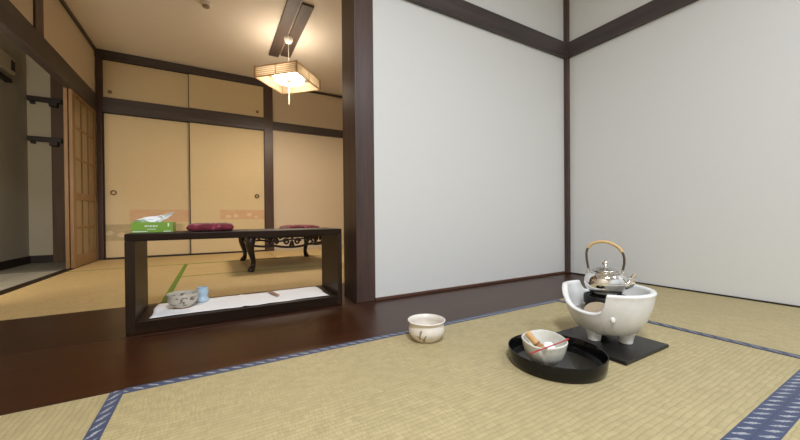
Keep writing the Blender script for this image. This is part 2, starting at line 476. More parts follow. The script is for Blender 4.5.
# sliding paper doors
G1, G2 = srgb(128, 120, 84), srgb(206, 150, 118)
pale = srgb(228, 210, 176)
def fusuma(name, x0, x1, z0, z1, y, mat, label, pull_x, pull_z, pr_, fr=.012):
    t = thing(name, label, 'sliding door', (x0, y, z0), kind='structure')
    w, h = x1-x0, z1-z0
    link('panel', box(fr, w-fr, .004, .02, fr, h-fr), mat, t)
    bm = box(0, fr, 0, .024, 0, h, bev=.001); add_box(bm, w-fr, w, 0, .024, 0, h, bev=.001)
    add_box(bm, fr, w-fr, 0, .024, 0, fr); add_box(bm, fr, w-fr, 0, .024, h-fr, h)
    link('frame', bm, M['dark_wood'], t)
    bm = lathe([(0, .001), (pr_*.55, .001), (pr_*.62, .004), (pr_*.8, .006), (pr_, .004), (pr_, -.001)], 24)
    for f in bm.faces:
        f.material_index = 1 if max((v.co.x**2+v.co.y**2)**.5 for v in f.verts) < pr_*.58 else 0
    link('door_pull', bm, [M['brass'], M['brass_in']], t, (pull_x-x0, .0035, pull_z-z0), (PI/2, 0, 0), smooth=40)
    return t
f1 = fusuma_mat('painted paper left', [(-.1, .80, .215, .415, G1, .5), (.24, 1.0, .44, .60, G2, .55)],
            [(.05, .31, .045, pale), (.165, .285, .05, pale), (.62, .53, .05, pale), (.40, .5, .035, pale)])
f2 = fusuma_mat('painted paper right', [(.355, .95, .465, .60, G2, .6), (-.05, .25, .2, .33, G1, .18)],
            [(.46, .505, .04, pale), (.55, .515, .045, pale), (.73, .53, .04, pale), (.82, .50, .03, pale)])
f3 = fusuma_mat('plain cream paper', [], [])
fusuma('door_1', -1.14, -.245, .011, 1.787, YF+.006, f1, 'tall cream sliding paper door at the far left, grey-green cloud band low down', -1.049, .816, .032, .011)
fusuma('door_2', -.262, .68, .011, 1.787, YF-.018, f2, 'tall cream sliding paper door beside the far post, pink cloud band', .57, .810, .032, .011)
fusuma('door_3', -1.142, -.245, 1.967, 2.432, YF+.006, f3, 'small upper cupboard door at the far left under the ceiling', -1.07, 2.045, .02, .008)
fusuma('door_4', -.262, .68, 1.967, 2.432, YF-.018, f3, 'small upper cupboard door beside the far post', .588, 2.046, .02, .008)

# lattice sliding doors at the far end of the hall doorway
def lattice_door(name, x, y0, y1, label):
    t = thing(name, label, 'sliding door', (x, y0, .004), kind='structure')
    w, h = y1-y0, 1.785
    s = .08; th = .014
    bm = box(-th, th, 0, s, 0, h, bev=.002)
    add_box(bm, -th, th, w-s*.6, w, 0, h, bev=.002)
    for a, b in ((0, .122), (.69, .762), (h-.05, h)): add_box(bm, -th, th, s, w-s*.6, a, b, bev=.002)
    link('frame', bm, M['tan_wood'], t)
    bm = bmesh.new()
    for k in (1, 2):
        yy = s + (w-s*1.6)*k/3
        add_box(bm, -th+.003, th-.003, yy-.013, yy+.013, .122, .69); add_box(bm, -th+.003, th-.003, yy-.013, yy+.013, .762, h-.05)
    for zz in (.40, 1.11, 1.43): add_box(bm, -th+.004, th-.004, s, w-s*.6, zz-.011, zz+.011)
    link('lattice', bm, M['tan_wood'], t)
    link('pane', box(-.003, .003, s, w-s*.6, .122, h-.05), M['pane'], t)
    return t
lattice_door('door_5', -1.212, 4.455, 5.205, 'tan lattice sliding door next to the far left corner')
lattice_door('door_6', -1.245, 4.44, 5.15, 'tan lattice sliding door standing behind the other lattice door')

# hall beyond the doorway
XH, YH = -1.80, 5.30
struct('wall_hall_left', box(XH-.06, XH, 2.2, YH, -.1, 2.5), M['hall_wall'], 'dim grey plaster wall along the side of the hall', 'wall')
struct('wall_hall_end', box(XH-.06, -1.25, YH, YH+.06, -.1, 2.5), M['hall_wall'], 'dim grey plaster wall at the end of the hall', 'wall')
struct('wall_hall_near', box(XH-.06, -1.25, 2.14, 2.2, -.1, 2.5), M['hall_wall'], 'dim grey plaster wall at the near end of the hall', 'wall')
struct('floor_hall', box(XH, -1.273, 2.2, 4.37, -.1, -.002), M['tiles'], 'pale tiled floor of the hall', 'floor')
struct('floor_hall_far', box(XH, -1.273, 4.37, YH, -.1, 0), M['slate_grey'], 'dark grey floor at the far end of the hall', 'floor')  # far stretch of the hall floor, in a darker grey than the tiles
bm = box(XH, XH+.012, 2.2, YH, 0, .085, bev=.002); add_box(bm, XH, -1.5, YH-.012, YH, 0, .085, bev=.002)
struct('baseboard_hall', bm, M['dark_wood'], 'black baseboard along the hall walls', 'baseboard')
struct('trim_20', box(-1.60, -1.25, YH-.03, YH, 0, 2.5, bev=.003), M['brown_panel'], 'brown wood pier at the end of the hall', 'post')
for z, lab in ((1.857, 'upper dark wooden rail on the hall end wall'), (1.408, 'lower dark wooden rail on the hall end wall')):
    t = thing('wall_rail', lab, 'rail', (XH, YH, z), group='dark rails in the hall')
    link('bar', box(.02, .30, -.075, -.03, -.03, .022, bev=.003), M['dark_wood'], t)
    link('bracket', box(.2, .27, -.09, -.03, -.075, -.03, bev=.003), M['dark_wood'], t)
    link('bracket', box(.03, .07, -.03, 0, -.055, .01, bev=.003), M['dark_wood'], t)
t = thing('meter_box', 'aged cream box with a dark window high on the hall wall', 'box', (XH, 4.79, 1.985))
link('body', box(0, .045, -.16, .15, 0, .16, bev=.006), M['grey_box'], t)
link('window', box(.044, .050, .06, .13, .03, .13, bev=.002), M['dark_wood'], t)
link('shelf', box(0, .05, -.2, .07, -.105, -.07, bev=.002), M['dark_wood'], t)

# ------------------------------------------------------------------ straw mats
def mat(label, cx, cy, lx, ly, rz, m, hm, sides, w=.031, wx=None, over=0):
    """lx long side (local X), ly short side (local Y); sides: which long edges carry a cloth border"""
    t = thing('tatami_mat', label, 'straw mat', (cx, cy, 0), rz)
    link('straw_cover', box(-lx/2, lx/2, -ly/2, ly/2, -.055, 0, bev=.0015, seg=1), m, t)
    for s in sides:
        yc = s*(ly/2-w/2)
        bm = box(-lx/2, lx/2, -w/2-(.0012 if s < 0 else 0), w/2+(.0012 if s > 0 else 0), -.03, .0016, bev=.0006, seg=1)
        link('cloth_border', bm, hm, t, (0, yc, 0))
    return t
g = .0012
mat('wide straw mat under the black tray and white brazier', (-.22+1.688)/2-g, (.239+1.1985)/2, 1.908, 1.1985-.239-g, 0, M['tatami'], M['heri'], (1, -1))
mat('straw mat in the lower left corner beside the blue border', -.221-.475, 1.1985-.955, .95*2.0, .95, PI/2, M['tatami'], M['heri'], (1, -1))
mat('straw mat along the foot of the right white wall', (1.69+2.608)/2, 1.1985-.955, 1.91, 2.608-1.69, PI/2, M['tatami'], M['heri_dark'], (1,), w=.036)
mat('straw mat in the lower right corner in front of the double blue border', (-.22+1.688)/2-g, .2375-.48, 1.908, .958, 0, M['tatami'], M['heri'], (1, -1))
for cx, cy, lx, ly, rz in ((.74, -1.51, 1.92, 1.56, 0), (-.70, -1.51, .96, 1.56, 0), (2.145, -1.51, .886, 1.56, 0)):
    pass
# far room
mat('far room straw mat beside the hall doorway, left of the green border', (-1.195-.237)/2, (2.336+4.209)/2, 4.209-2.336, .958, PI/2, M['tatami_gold'], M['heri_green'], (-1,), w=.03)
mat('far room straw mat just behind the low bench', (-.235+1.68)/2, (2.336+3.319)/2, 1.915, 3.319-2.337, 0, M['tatami_gold'], M['heri_green'], (1,), w=.016)
mat('far room straw mat under the low table', (-.235+1.68)/2, (3.3205+4.209)/2, 1.915, 4.209-3.3215, 0, M['tatami_gold'], M['heri_green'], (1,), w=.016)
mat('far room straw mat in front of the left sliding door', (-1.195+.68)/2, (4.2105+5.215)/2, 1.872, 1.0035, 0, M['tatami_gold'], M['heri_green'], (-1,), w=.014)
mat('far room straw mat in front of the plain far bay', (.683+2.55)/2, (4.2105+5.215)/2, 1.865, 1.0035, 0, M['tatami_gold'], M['heri_green'], (-1,), w=.014)
mat('far room straw mat against the right side of the room', (1.683+2.595)/2, (2.336+4.209)/2, 4.209-2.336, .91, PI/2, M['tatami_gold'], M['heri_green'], (1,), w=.03)

# ------------------------------------------------------------------ ceiling fittings
bm = box(.63, .744, 2.3, 4.36, ZC-.022, ZC, bev=.002)
struct('trim_21', bm, M['rail'], 'long dark board of the ceiling rail above the lamp', 'ceiling rail')
struct('trim_22', box(.762, .875, 3.17, 4.30, ZC-.022, ZC, bev=.002), M['rail'], 'short dark board of the ceiling rail beside the lamp cord', 'ceiling rail')
struct('trim_23', box(.744, .762, 2.3, 4.30, ZC-.008, ZC), M['rail_light'], 'pale groove strip between the ceiling rail boards', 'ceiling rail')
t = thing('smoke_detector', 'small round pale detector on the far room ceiling', 'detector', (-.03, 3.64, ZC))
link('base', lathe([(0, 0), (.05, 0), (.05, -.012), (.044, -.018), (0, -.018)], 32), M['ceiling'], t, smooth=40)
link('dome', lathe([(.032, -.017), (.03, -.03), (.018, -.038), (0, -.04)], 32), M['rail_light'], t, smooth=50)

# pendant lamp
LX, LY, LZ = .765, 3.84, 2.0
t = thing('pendant_lamp', 'lit square paper pendant lamp hanging from the ceiling rail', 'lamp', (LX, LY, LZ))
S = .25; H = .105
link('ceiling_rose', lathe(smooth_prof([(0, .525), (.045, .525), (.05, .505), (.046, .48), (.03, .455), (.012, .45), (0, .45)], 3), 32), M['white_plastic'], t, smooth=50)
link('cord', tube([(0, 0, .455), (0, 0, .1)], .004, 8), M['white_plastic'], t)
RZ = PI/4+.02
fr = link('shade_frame', bmesh.new(), M['lamp_wood'], t, rot=(0, 0, RZ))
bm = bmesh.new()
for sx in (-1, 1):
    for sy in (-1, 1): add_box(bm, sx*S-.008, sx*S+.008, sy*S-.008, sy*S+.008, -.004, H+.012, bev=.001)
for z, q in ((0, .005), (H, .005)):
    for s in (-1, 1):
        add_box(bm, -S, S, s*S-.006, s*S+.006, z-q, z+q); add_box(bm, s*S-.006, s*S+.006, -S, S, z-q, z+q)
for s in (-1, 1):
    add_box(bm, -.004, .004, s*S-.005, s*S+.005, 0, H); add_box(bm, s*S-.005, s*S+.005, -.004, .004, 0, H)
add_box(bm, -S, S, -.008, .008, H+.002, H+.012); add_box(bm, -.008, .008, -S, S, H+.002, H+.012)
bm.to_mesh(fr.data); bm.free()
for k in range(4):
    bm = box(-S+.008, S-.008, -.0008, .0008, .004, H-.004)
    p = link('paper_side', bm, M['paper'], t, (0, 0, 0), (0, 0, RZ+k*PI/2))
    for v in p.data.vertices: v.co.y += S-.002
    bm = bmesh.new()
    for z in (.021, .042, .063, .084): add_box(bm, -S+.008, S-.008, S-.001, S+.004, z-.0022, z+.0022)
    link('slat_row', bm, M['lamp_wood'], p)
bm = bmesh.new()
def torus(bm, R, r, z, n=48, m=12):
    vs = [[bm.verts.new(((R+r*math.cos(2*PI*j/m))*math.cos(2*PI*i/n), (R+r*math.cos(2*PI*j/m))*math.sin(2*PI*i/n), z+r*math.sin(2*PI*j/m))) for j in range(m)] for i in range(n)]
    for i in range(n):
        for j in range(m):
            bm.faces.new((vs[i][j], vs[(i+1) % n][j], vs[(i+1) % n][(j+1) % m], vs[i][(j+1) % m]))
torus(bm, .105, .0145, .042)
link('ring_tube', bm, M['tube'], t, smooth=60)
bm = bmesh.new(); torus(bm, .148, .0145, .042)
link('ring_tube', bm, M['tube'], t, smooth=60)
link('canopy', lathe([(0, .03), (.02, .03), (.032, .07), (.032, .13), (0, .13)], 40), M['white_plastic'], t, smooth=50)
link('added_reflector', lathe([(.033, .078), (.19, .086), (.19, .088), (.033, .081), (.033, .078)], 48), M['opal'], t, smooth=40)  # disc added over the tubes to even out the glow on the ceiling
link('hub', lathe([(0, .018), (.022, .02), (.028, .03), (.028, .045), (0, .045)], 28), M['lamp_wood'], t, smooth=50)
link('pull_cord', tube([(0, 0, .032), (.001, 0, -.1), (0, 0, -.235)], [.0022, .0018, .0026], 8), M['white_plastic'], t)

# ------------------------------------------------------------------ low bench in the opening
BX0, BX1, BY0, BY1 = -.318, .622, 1.745, 2.055
t = thing('low_bench', 'low dark wooden open-box bench standing in the opening beside the post', 'bench', (0, 0, 0))
link('top_board', box(BX0, BX1, BY0, BY1, .390, .422, bev=.003), M['bench'], t)
link('side_panel', box(BX0, BX0+.034, BY0, BY1, 0, .390, bev=.002), M['bench_v'], t)
link('side_panel', box(BX1-.024, BX1, BY0, BY1, 0, .390, bev=.002), M['bench_v'], t)
link('bottom_board', box(BX0+.034, BX1-.024, BY0, BY1, 0, .05, bev=.002), M['bench'], t)
ZT = .422

# long white cloth on the bench's bottom board
bm = bmesh.new()
nx, ny = 60, 20
x0, x1, y0, y1 = -.243, .556, 1.775, 2.05
vs = [[None]*(ny+1) for _ in range(nx+1)]
for i in range(nx+1):
    for j in range(ny+1):
        u, v = i/nx, j/ny
        x = x0+(x1-x0)*u + .004*math.sin(7*v+u*3); y = y0+(y1-y0)*v + .006*math.sin(u*9)
        z = .0515 + .0022*(noise.noise(Vector((u*9, v*4, 1)))+.6)
        z += .004*math.exp(-((u-.47)/.012)**2) + .003*math.exp(-((v-.5)/.06)**2)*(.5+.5*noise.noise(Vector((u*5, 3, 0))))
        vs[i][j] = bm.verts.new((x, y, max(z, .0515)))
for i in range(nx):
    for j in range(ny): bm.faces.new((vs[i][j], vs[i+1][j], vs[i+1][j+1], vs[i][j+1]))
o = link('runner_cloth', bm, M['white_cloth'], smooth=60)
md = o.modifiers.new('thick', 'SOLIDIFY'); md.thickness = .0012; md.offset = 1
tag(o, 'long white cloth laid along the bottom board of the low bench', 'cloth')
CZ = .056

# patterned bowl on the cloth
M['bowl_flower'] = glaze('brushed flower glaze', srgb(196, 186, 168), srgb(212, 204, 188), rough=.3, blotch=(srgb(88, 70, 60), .016, .060))
t = thing('tea_bowl', 'grey cream tea bowl with brown brushed flowers on white cloth', 'bowl', (-.129, 1.905, CZ))
t.scale = (.93, .93, .93)
link('body', lathe(smooth_prof([(0, .004), (.030, .004), (.033, 0), (.036, .002), (.042, .010), (.060, .024), (.069, .044), (.0695, .062), (.0715, .072), (.069, .0735), (.0665, .068), (.066, .046), (.057, .028), (.036, .016), (0, .014)], 4), 56), M['bowl_flower'], t, smooth=60)
link('foot_ring', lathe([(.030, .004), (.031, -.001), (.037, -.001), (.038, .006)], 40), M['bamboo_in'], t, smooth=40)

# little blue vase
o = link('lid_rest', lathe(smooth_prof([(0, .003), (.024, .002), (.026, 0), (.028, .004), (.0275, .012), (.022, .02), (.0255, .034), (.027, .045), (.023, .056), (.0235, .062), (.021, .0625), (.019, .055), (.022, .044), (0, .02)], 4), 40), M['blue_glaze'], None, (-.050, 1.995, CZ), smooth=60)
o.scale = (1.08, 1.08, 1.14)
tag(o, 'small pale blue waisted ceramic cup behind the flowered bowl', 'cup')

# folded brown stick on the cloth
bm = bmesh.new()
add_tube(bm, [(-.013, .078, .007), (.004, 0, .007), (.021, -.070, .007)], [.004, .0062, .0066], 10, flat=.8)
add_tube(bm, [(.003, .050, .010), (.014, -.01, .009), (.026, -.068, .008)], [.003, .005, .006], 10, flat=.8)
o = link('bamboo_tongs', bm, M['tong_wood'], None, (.283, 1.955, CZ-.001), smooth=60)
tag(o, 'small brown wooden tongs lying on the white cloth', 'tongs')

# tissue box on the bench
t = thing('tissue_box', 'green tissue box at the left end of the bench top', 'tissue box', (-.236, 1.905, ZT), -.06)
bw, bd, bh = .156, .088, .047
bm = box(-bw/2, bw/2, -bd/2, bd/2, 0, bh, bev=.0015)
for f in bm.faces:
    c = f.calc_center_median()
    if c.x > bw/2-.002: f.material_index = 1
link('carton', bm, [M['green_box'], M['pale_green']], t)
xx = -.028
def ink(bm): link('printed_mark', bm, M['white_ink'], t)
for wd, gp in ((.009, .002), (.006, .002), (.009, .002), (.0095, .002), (.007, .002)):
    bm = box(xx, xx+wd*.4, -bd/2-.0006, -bd/2, .0255, .033); add_box(bm, xx+wd*.3, xx+wd, -bd/2-.0006, -bd/2, .0255, .0285); add_box(bm, xx+wd*.3, xx+wd, -bd/2-.0006, -bd/2, .0305, .033)
    ink(bm); xx += wd+gp
ink(box(-.018, .014, -bd/2-.0006, -bd/2, .0135, .0165)); ink(box(-.072, -.018, -bd/2-.0006, -bd/2, .003, .007)); ink(box(.042, .07, -bd/2-.0006, -bd/2, .003, .007)); ink(box(.058, .064, -bd/2-.0006, -bd/2, .026, .042))
bm = bmesh.new()
nu, nv = 26, 14; grid = []
for i in range(nu+1):
    row = []
    for j in range(nv+1):
        u, v = i/nu*2-1, j/nv
        spread = .022 + .048*v**.8
        x = u*spread + (.010*v*(1 if u > 0 else -1.0))
        z = bh-.004 + .044*v*(.72+.42*(u if u > 0 else .35*u)) - .020*v*max(0, -u)**2 + .004*noise.noise(Vector((u*3, v*3, 5)))
        y = .022*math.sin(u*5+v*2)*v*.7 + .012*noise.noise(Vector((u*4, v*4, 2)))
        row.append(bm.verts.new((x, y, z)))
    grid.append(row)
for i in range(nu):
    for j in range(nv): bm.faces.new((grid[i][j], grid[i+1][j], grid[i+1][j+1], grid[i][j+1]))
o = link('tissue', bm, M['tissue'], t, smooth=60)
md = o.modifiers.new('thick', 'SOLIDIFY'); md.thickness = .0006

# cushions
def cushion(w, d, h, puff=3, seed=0):
    bm = bmesh.new(); n = 28
    top = []; bot = []
    for i in range(n+1):
        rt = []; rb = []
        for j in range(n+1):
            u, v = i/n*2-1, j/n*2-1
            e = (1-abs(u)**4)*(1-abs(v)**4); e = max(e, 0)**.22
            pin = 1-.05*(1-abs(u)*abs(v))
            x = u*w/2*(1-.05*(1-v*v)) ; y = v*d/2*(1-.05*(1-u*u))
            wr = .12*h*noise.noise(Vector((u*puff+seed, v*puff, seed)))
            tuft = -.22*h*math.exp(-(u*u+v*v)/.02)
            rt.append(bm.verts.new((x, y, h*.46+h*.5*e+(wr+tuft)*e))); rb.append(bm.verts.new((x, y, h*.46-h*.46*e)))
        top.append(rt); bot.append(rb)
    for i in range(n):
        for j in range(n):
            bm.faces.new((top[i][j], top[i+1][j], top[i+1][j+1], top[i][j+1]))
            bm.faces.new((bot[i][j], bot[i][j+1], bot[i+1][j+1], bot[i+1][j]))
    bmesh.ops.remove_doubles(bm, verts=bm.verts, dist=1e-6)
    for i in range(n):
        pass
    # side walls close the rim where the two skins meet apart
    bmesh.ops.holes_fill(bm, edges=[e for e in bm.edges if len(e.link_faces) == 1], sides=0)
    return bm
o = link('seat_cushion', cushion(.20, .17, .040, 4, 2), M['quilt'], None, (-.004, 1.875, ZT), (0, 0, -.04), smooth=70)
tag(o, 'puffy burgundy cushion lying on the bench top right of the tissue box', 'cushion', 'burgundy cushions')

# low table with curved legs in the far room
TZ = .352
t = thing('low_table', 'low black lacquered table with curved legs on the far room mats', 'table', (.660, 3.71, .0019))
TX, TY = .392, .49
link('table_top', box(-TX-.03, TX+.03, -TY-.03, TY+.03, TZ-.032, TZ, bev=.006), M['table_wood'], t)
def cab_leg(sx, sy):
    """cabriole leg: knee swells out, ankle tucks in, foot turns out"""
    dx, dy = sx*.7071, sy*.7071
    pr_ = [(.0, TZ-.03, .030), (.012, .29, .033), (.020, .25, .032), (.018, .20, .026), (.006, .15, .021), (-.006, .10, .018), (-.006, .06, .018), (.004, .03, .022), (.016, .012, .024), (.020, 0, .020)]
    pts = spline([(sx*(TX-.045)+dx*o_*1.4, sy*(TY-.045)+dy*o_*1.4, z) for o_, z, r in pr_], 3)
    rr = spline([(r*1.22, 0, 0) for o_, z, r in pr_], 3)
    bm = tube(pts, [q.x for q in rr], 10)
    for v in bm.verts: v.co.z = max(v.co.z, 0)
    return bm
for sx, sy in ((-1, -1), (-1, 1), (1, -1), (1, 1)):
    link('leg', cab_leg(sx, sy), M['table_wood'], t, smooth=50)
def apron(length):
    bm = bmesh.new(); h = length/2
    add_box(bm, -h, h, -.008, .008, .296, .322, bev=.002)
    add_tube(bm, spline([(-h, 0, .232), (-h*.75, 0, .222), (-h*.5, 0, .226), (-h*.25, 0, .21), (0, 0, .205), (h*.25, 0, .21), (h*.5, 0, .226), (h*.75, 0, .222), (h, 0, .232)], 4), .0105, 8)
    for s in (-1, 1):                        # scrolls
        for cx, cz, r0, tn in ((s*h*.16, .258, .030, 1.4), (s*h*.42, .262, .024, 1.3)):
            pts = [(cx+s*r0*(1-k/22*.75)*math.cos(k/22*2*PI*tn), 0, cz+r0*(1-k/22*.75)*math.sin(k/22*2*PI*tn)) for k in range(23)]
            add_tube(bm, pts, .0095, 8)
        add_tube(bm, spline([(s*h*.52, 0, .228), (s*h*.6, 0, .25), (s*h*.56, 0, .275), (s*h*.66, 0, .30)], 4), .0095, 8)
    add_tube(bm, spline([(-h*.05, 0, .21), (0, 0, .262), (h*.05, 0, .21)], 5), .012, 8)
    return bm
for nm, l_, loc, rz in (('apron', 2*TX-.12, (0, -TY+.04, 0), 0), ('apron', 2*TX-.12, (0, TY-.04, 0), 0), ('apron', 2*TY-.12, (-TX+.04, 0, 0), PI/2), ('apron', 2*TY-.12, (TX-.04, 0, 0), PI/2)):
    link(nm, apron(l_), M['table_wood'], t, loc, (0, 0, rz), smooth=50)
o = link('seat_cushion', cushion(.34, .34, .058, 4, 5), M['quilt'], None, (.79, 3.52, TZ+.004), (0, 0, .05), smooth=70)
tag(o, 'flat burgundy cushion lying on the low table behind the bench', 'cushion', 'burgundy cushions')

# ------------------------------------------------------------------ tea things on the near mat
# rinse-water bowl
KS = .07
M['kensui'] = glaze('cream glaze with brushed reeds', srgb(226, 216, 202), srgb(238, 230, 218), rough=.18, az0=facing(.735, 1.070), r=.07, stroke=srgb(128, 106, 88),
    segs=[(-.030, .018, -.018, .052, .0028), (-.036, .030, -.016, .020, .0024), (-.016, .010, -.002, .034, .0026), (-.010, .008, -.006, .022, .003), (-.026, .028, -.024, .052, .0018)])
t = thing('waste_water_bowl', 'cream ceramic bowl with brown brushed reeds at the edge of the plank', 'bowl', (.7285, 1.0745, .0005))
link('body', lathe(smooth_prof([(0, .004), (.040, .003), (.043, 0), (.047, .003), (.058, .012), (.069, .030), (.0705, .046), (.067, .060), (.0665, .066), (.073, .074), (.0745, .077), (.071, .079), (.0675, .076), (.062, .066), (.064, .046), (.060, .026), (.046, .013), (0, .010)], 4), 64), M['kensui'], t, smooth=60)
link('foot_ring', lathe([(.036, .004), (.037, -.0005), (.046, -.0005), (.047, .003)], 48), M['tile_clay'], t, smooth=40)

# black tray
TRX, TRY = .973, .684
o = link('round_tray', lathe([(0, .001), (.136, 0), (.141, .001), (.1445, .005), (.147, .02), (.148, .044), (.1475, .0455), (.1455, .0455), (.1445, .044), (.1425, .022), (.139, .010), (.134, .0075), (0, .0075)], 96), M['black_lacquer'], None, (TRX, TRY, .0006), smooth=35)
tag(o, 'round black lacquer tray with upright rim on the straw mat', 'tray')

# white tea bowl in the tray
BWX, BWY = .916, .684
SINK = -.005
VIEW = facing(BWX, BWY)
CR = Vector((-math.sin(VIEW), math.cos(VIEW), 0)); CF = Vector((-math.cos(VIEW), -math.sin(VIEW), 0))
def warp_bowl(v):
    k = max(0, v.co.z-.02)/.06
    d = v.co.x*math.cos(VIEW)+v.co.y*math.sin(VIEW)
    side = v.co.x*CR.x+v.co.y*CR.y
    v.co.z += k*(SINK*d/.07 + .002*math.sin(3*math.atan2(v.co.y, v.co.x)))
    v.co.x *= 1+.012*math.cos(2*math.atan2(v.co.y, v.co.x))*k
M['bowl_white'] = glaze('warm white glaze', srgb(206, 203, 190), srgb(228, 226, 216), rough=.22, az0=VIEW, r=.065, ring=.0, stroke=srgb(252, 252, 250),
    segs=[(-.012, .060, .008, .020, .0058), (.008, .018, .009, .015, .008)])
t = thing('tea_bowl', 'white tea bowl holding a whisk and cloth in the black tray', 'bowl', (BWX, BWY, .0085))
t.scale = (.96, .96, 1.02)
link('body', lathe(smooth_prof([(0, .004), (.024, .004), (.027, 0), (.031, .002), (.040, .010), (.055, .026), (.0635, .046), (.0685, .066), (.0712, .077), (.0695, .0795), (.0665, .077), (.060, .050), (.050, .030), (.034, .016), (0, .012)], 4), 64, warp_bowl), M['bowl_white'], t, smooth=60)
link('foot_ring', lathe([(.022, .004), (.023, -.0005), (.0295, -.0005), (.031, .004)], 40), M['tile_clay'], t, smooth=40)
def at(r, f, z): return Vector((BWX, BWY, 0)) + CR*r + CF*f + Vector((0, 0, z))
# whisk
a, b, c = at(-.052, .010, .099), at(-.022, .000, .069), at(.010, -.008, .046)
t = thing('tea_whisk', 'bamboo tea whisk resting in the white tea bowl, handle up', 'whisk', tuple(a))
bm = tube([Vector((0, 0, 0)), (b-a)*.5, (b-a)], [.0105, .0100, .0108], 20)
for f in bm.faces:
    if len(f.verts) > 6 and f.calc_center_median().length < .01: f.material_index = 1
link('handle', bm, [M['bamboo'], M['bamboo_in']], t, smooth=40)
ax = (b-a).normalized()
bm = tube([(b-a)-ax*.003, (b-a)+ax*.003], [.0122, .0122], 20)
link('thread_binding', bm, M['bamboo_in'], t, smooth=40)
bm = bmesh.new()
ref = ax.cross(Vector((0, 0, 1))).normalized(); up = ref.cross(ax)
for k in range(36):
    th = 2*PI*k/36; dr = ref*math.cos(th)+up*math.sin(th)
    for r0, r1, ln in ((.0085, .020, .036), (.004, .007, .034)):
        p0 = (b-a)+dr*r0; p1 = (b-a)+ax*ln*.5+dr*(r0+(r1-r0)*.8); p2 = (b-a)+ax*ln+dr*r1*.92
        add_tube(bm, spline([p0, p1, p2], 3), .0007 if r0 > .005 else .0009, 5)
link('tines', bm, M['bamboo'], t)
# folded white linen cloth
bm = bmesh.new(); n = 24; g_ = []
for i in range(n+1):
    row = []
    for j in range(n+1):
        u, v = i/n*2-1, j/n*2-1
        rr_ = math.sqrt(u*u+v*v)
        z = .034*max(0, 1-rr_*rr_*.7) + .004*noise.noise(Vector((u*3, v*3, 9))) + .0035*math.sin(u*7+v*2)*max(0, 1-rr_*.7)
        row.append(bm.verts.new((u*.028*(1-.12*abs(v)), v*.026*(1-.1*abs(u)), z)))
    g_.append(row)
for i in range(n):
    for j in range(n): bm.faces.new((g_[i][j], g_[i+1][j], g_[i+1][j+1], g_[i][j+1]))
o = link('tea_cloth', bm, M['white_cloth'], None, tuple(at(.012, .004, .044)), smooth=70)
md = o.modifiers.new('thick', 'SOLIDIFY'); md.thickness = .003; md.offset = -1
tag(o, 'small folded white cloth inside the white tea bowl', 'cloth')
# scoop
p = [(.792, .638, .0845), (.855, .637, .0875), (.925, .636, .0905), (.957, .636, .0925), (.968, .636, .0945)]
o_base = Vector(p[0])
bm = tube(spline([Vector(q)-o_base for q in p], 5), [.0022]*14+[.0024, .0028, .0032, .0038, .004, .0038, .0028], 10, flat=.7)
o = link('tea_scoop', bm, M['red_lacquer'], None, tuple(o_base), smooth=50)
tag(o, 'slim red lacquer tea scoop lying across the rim of the white bowl', 'scoop')

# black board
FX, FY = 1.320, .710
VIEW = facing(FX, FY)
CR = Vector((-math.sin(VIEW), math.cos(VIEW), 0)); CF = Vector((-math.cos(VIEW), -math.sin(VIEW), 0))
o = link('brazier_board', box(1.140, 1.434, .552, .842, .0005, .0125, bev=.003), M['black_board'])
tag(o, 'square black board under the white brazier', 'board')

# brazier
FZ = .0128
t = thing('brazier', 'white crackled ceramic brazier with cut-out front on three feet', 'brazier', (FX, FY, FZ))
RIM = .188
out_p = [(.064, .024), (.086, .029), (.108, .048), (.127, .080), (.140, .115), (.149, .152), (.155, RIM)]
def r_out(z):
    for (r0, z0), (r1, z1) in zip(out_p, out_p[1:]):
        if z <= z1: 
            s_ = (z-z0)/(z1-z0); return r0+(r1-r0)*s_
    return out_p[-1][0]
sm = smooth_prof(out_p, 8)
def r_sm(z):
    for (r0, z0), (r1, z1) in zip(sm, sm[1:]):
        if z <= z1: return r0+(r1-r0)*max(0, (z-z0)/(z1-z0+1e-9))
    return sm[-1][0]
front = [(-97, 0), (-92, .006), (-85, .022), (-76, .043), (-65, .060), (-52, .070), (-38, .0755), (-22, .076), (-12, .072), (-6, .062), (-3, .044), (-1, .022), (0, .007), (1, 0)]
back = [(150, 0), (153, .008), (156, .026), (162, .036), (180, .042), (200, .042), (216, .036), (221, .02), (224, 0)]
def interp(tb, a_):
    for (a0, d0), (a1, d1) in zip(tb, tb[1:]):
        if a0 <= a_ <= a1:
            s_ = (a_-a0)/(a1-a0); return d0+(d1-d0)*s_
    return 0
def rim_z(deg):
    d = (deg+180) % 360-180
    return RIM - interp(front, d) - interp(back, deg % 360)
angs = []
a_ = -180.0
while a_ < 180-1e-6:
    angs.append(a_); a_ += .75 if (-12 < a_ < 4 or 148 < a_ < 158 or -146 < a_ < -134) else 2.5
bm = bmesh.new(); cols = []
TH = .019
for dg in angs:
    th = VIEW + math.radians(dg)        # negative degrees = toward the left as seen from the visitor
    zr = rim_z(dg); c_, s_ = math.cos(th), math.sin(th)
    prof = [(.03, .022)]
    for k in range(13):
        z = .022+(zr-.006-.022)*k/12; prof.append((r_sm(z), z))
    ro = r_sm(zr)
    prof += [(ro+.0012, zr-.001), (ro-.002, zr+.0035), (ro-TH*.5, zr+.005), (ro-TH+.002, zr+.0035), (ro-TH-.001, zr-.001)]
    for k in range(10):
        z = zr-.007-(zr-.007-.045)*k/9; prof.append((max(r_sm(z)-TH, .05), z))
    prof.append((.02, .045))
    cols.append([bm.verts.new((r*c_, r*s_, z)) for r, z in prof])
n = len(cols)
for i in range(n):
    A, B = cols[i], cols[(i+1) % n]
    for k in range(len(A)-1): bm.faces.new((A[k], B[k], B[k+1], A[k+1]))
bm.faces.new([c[0] for c in cols]); bm.faces.new([c[-1] for c in cols][::-1])
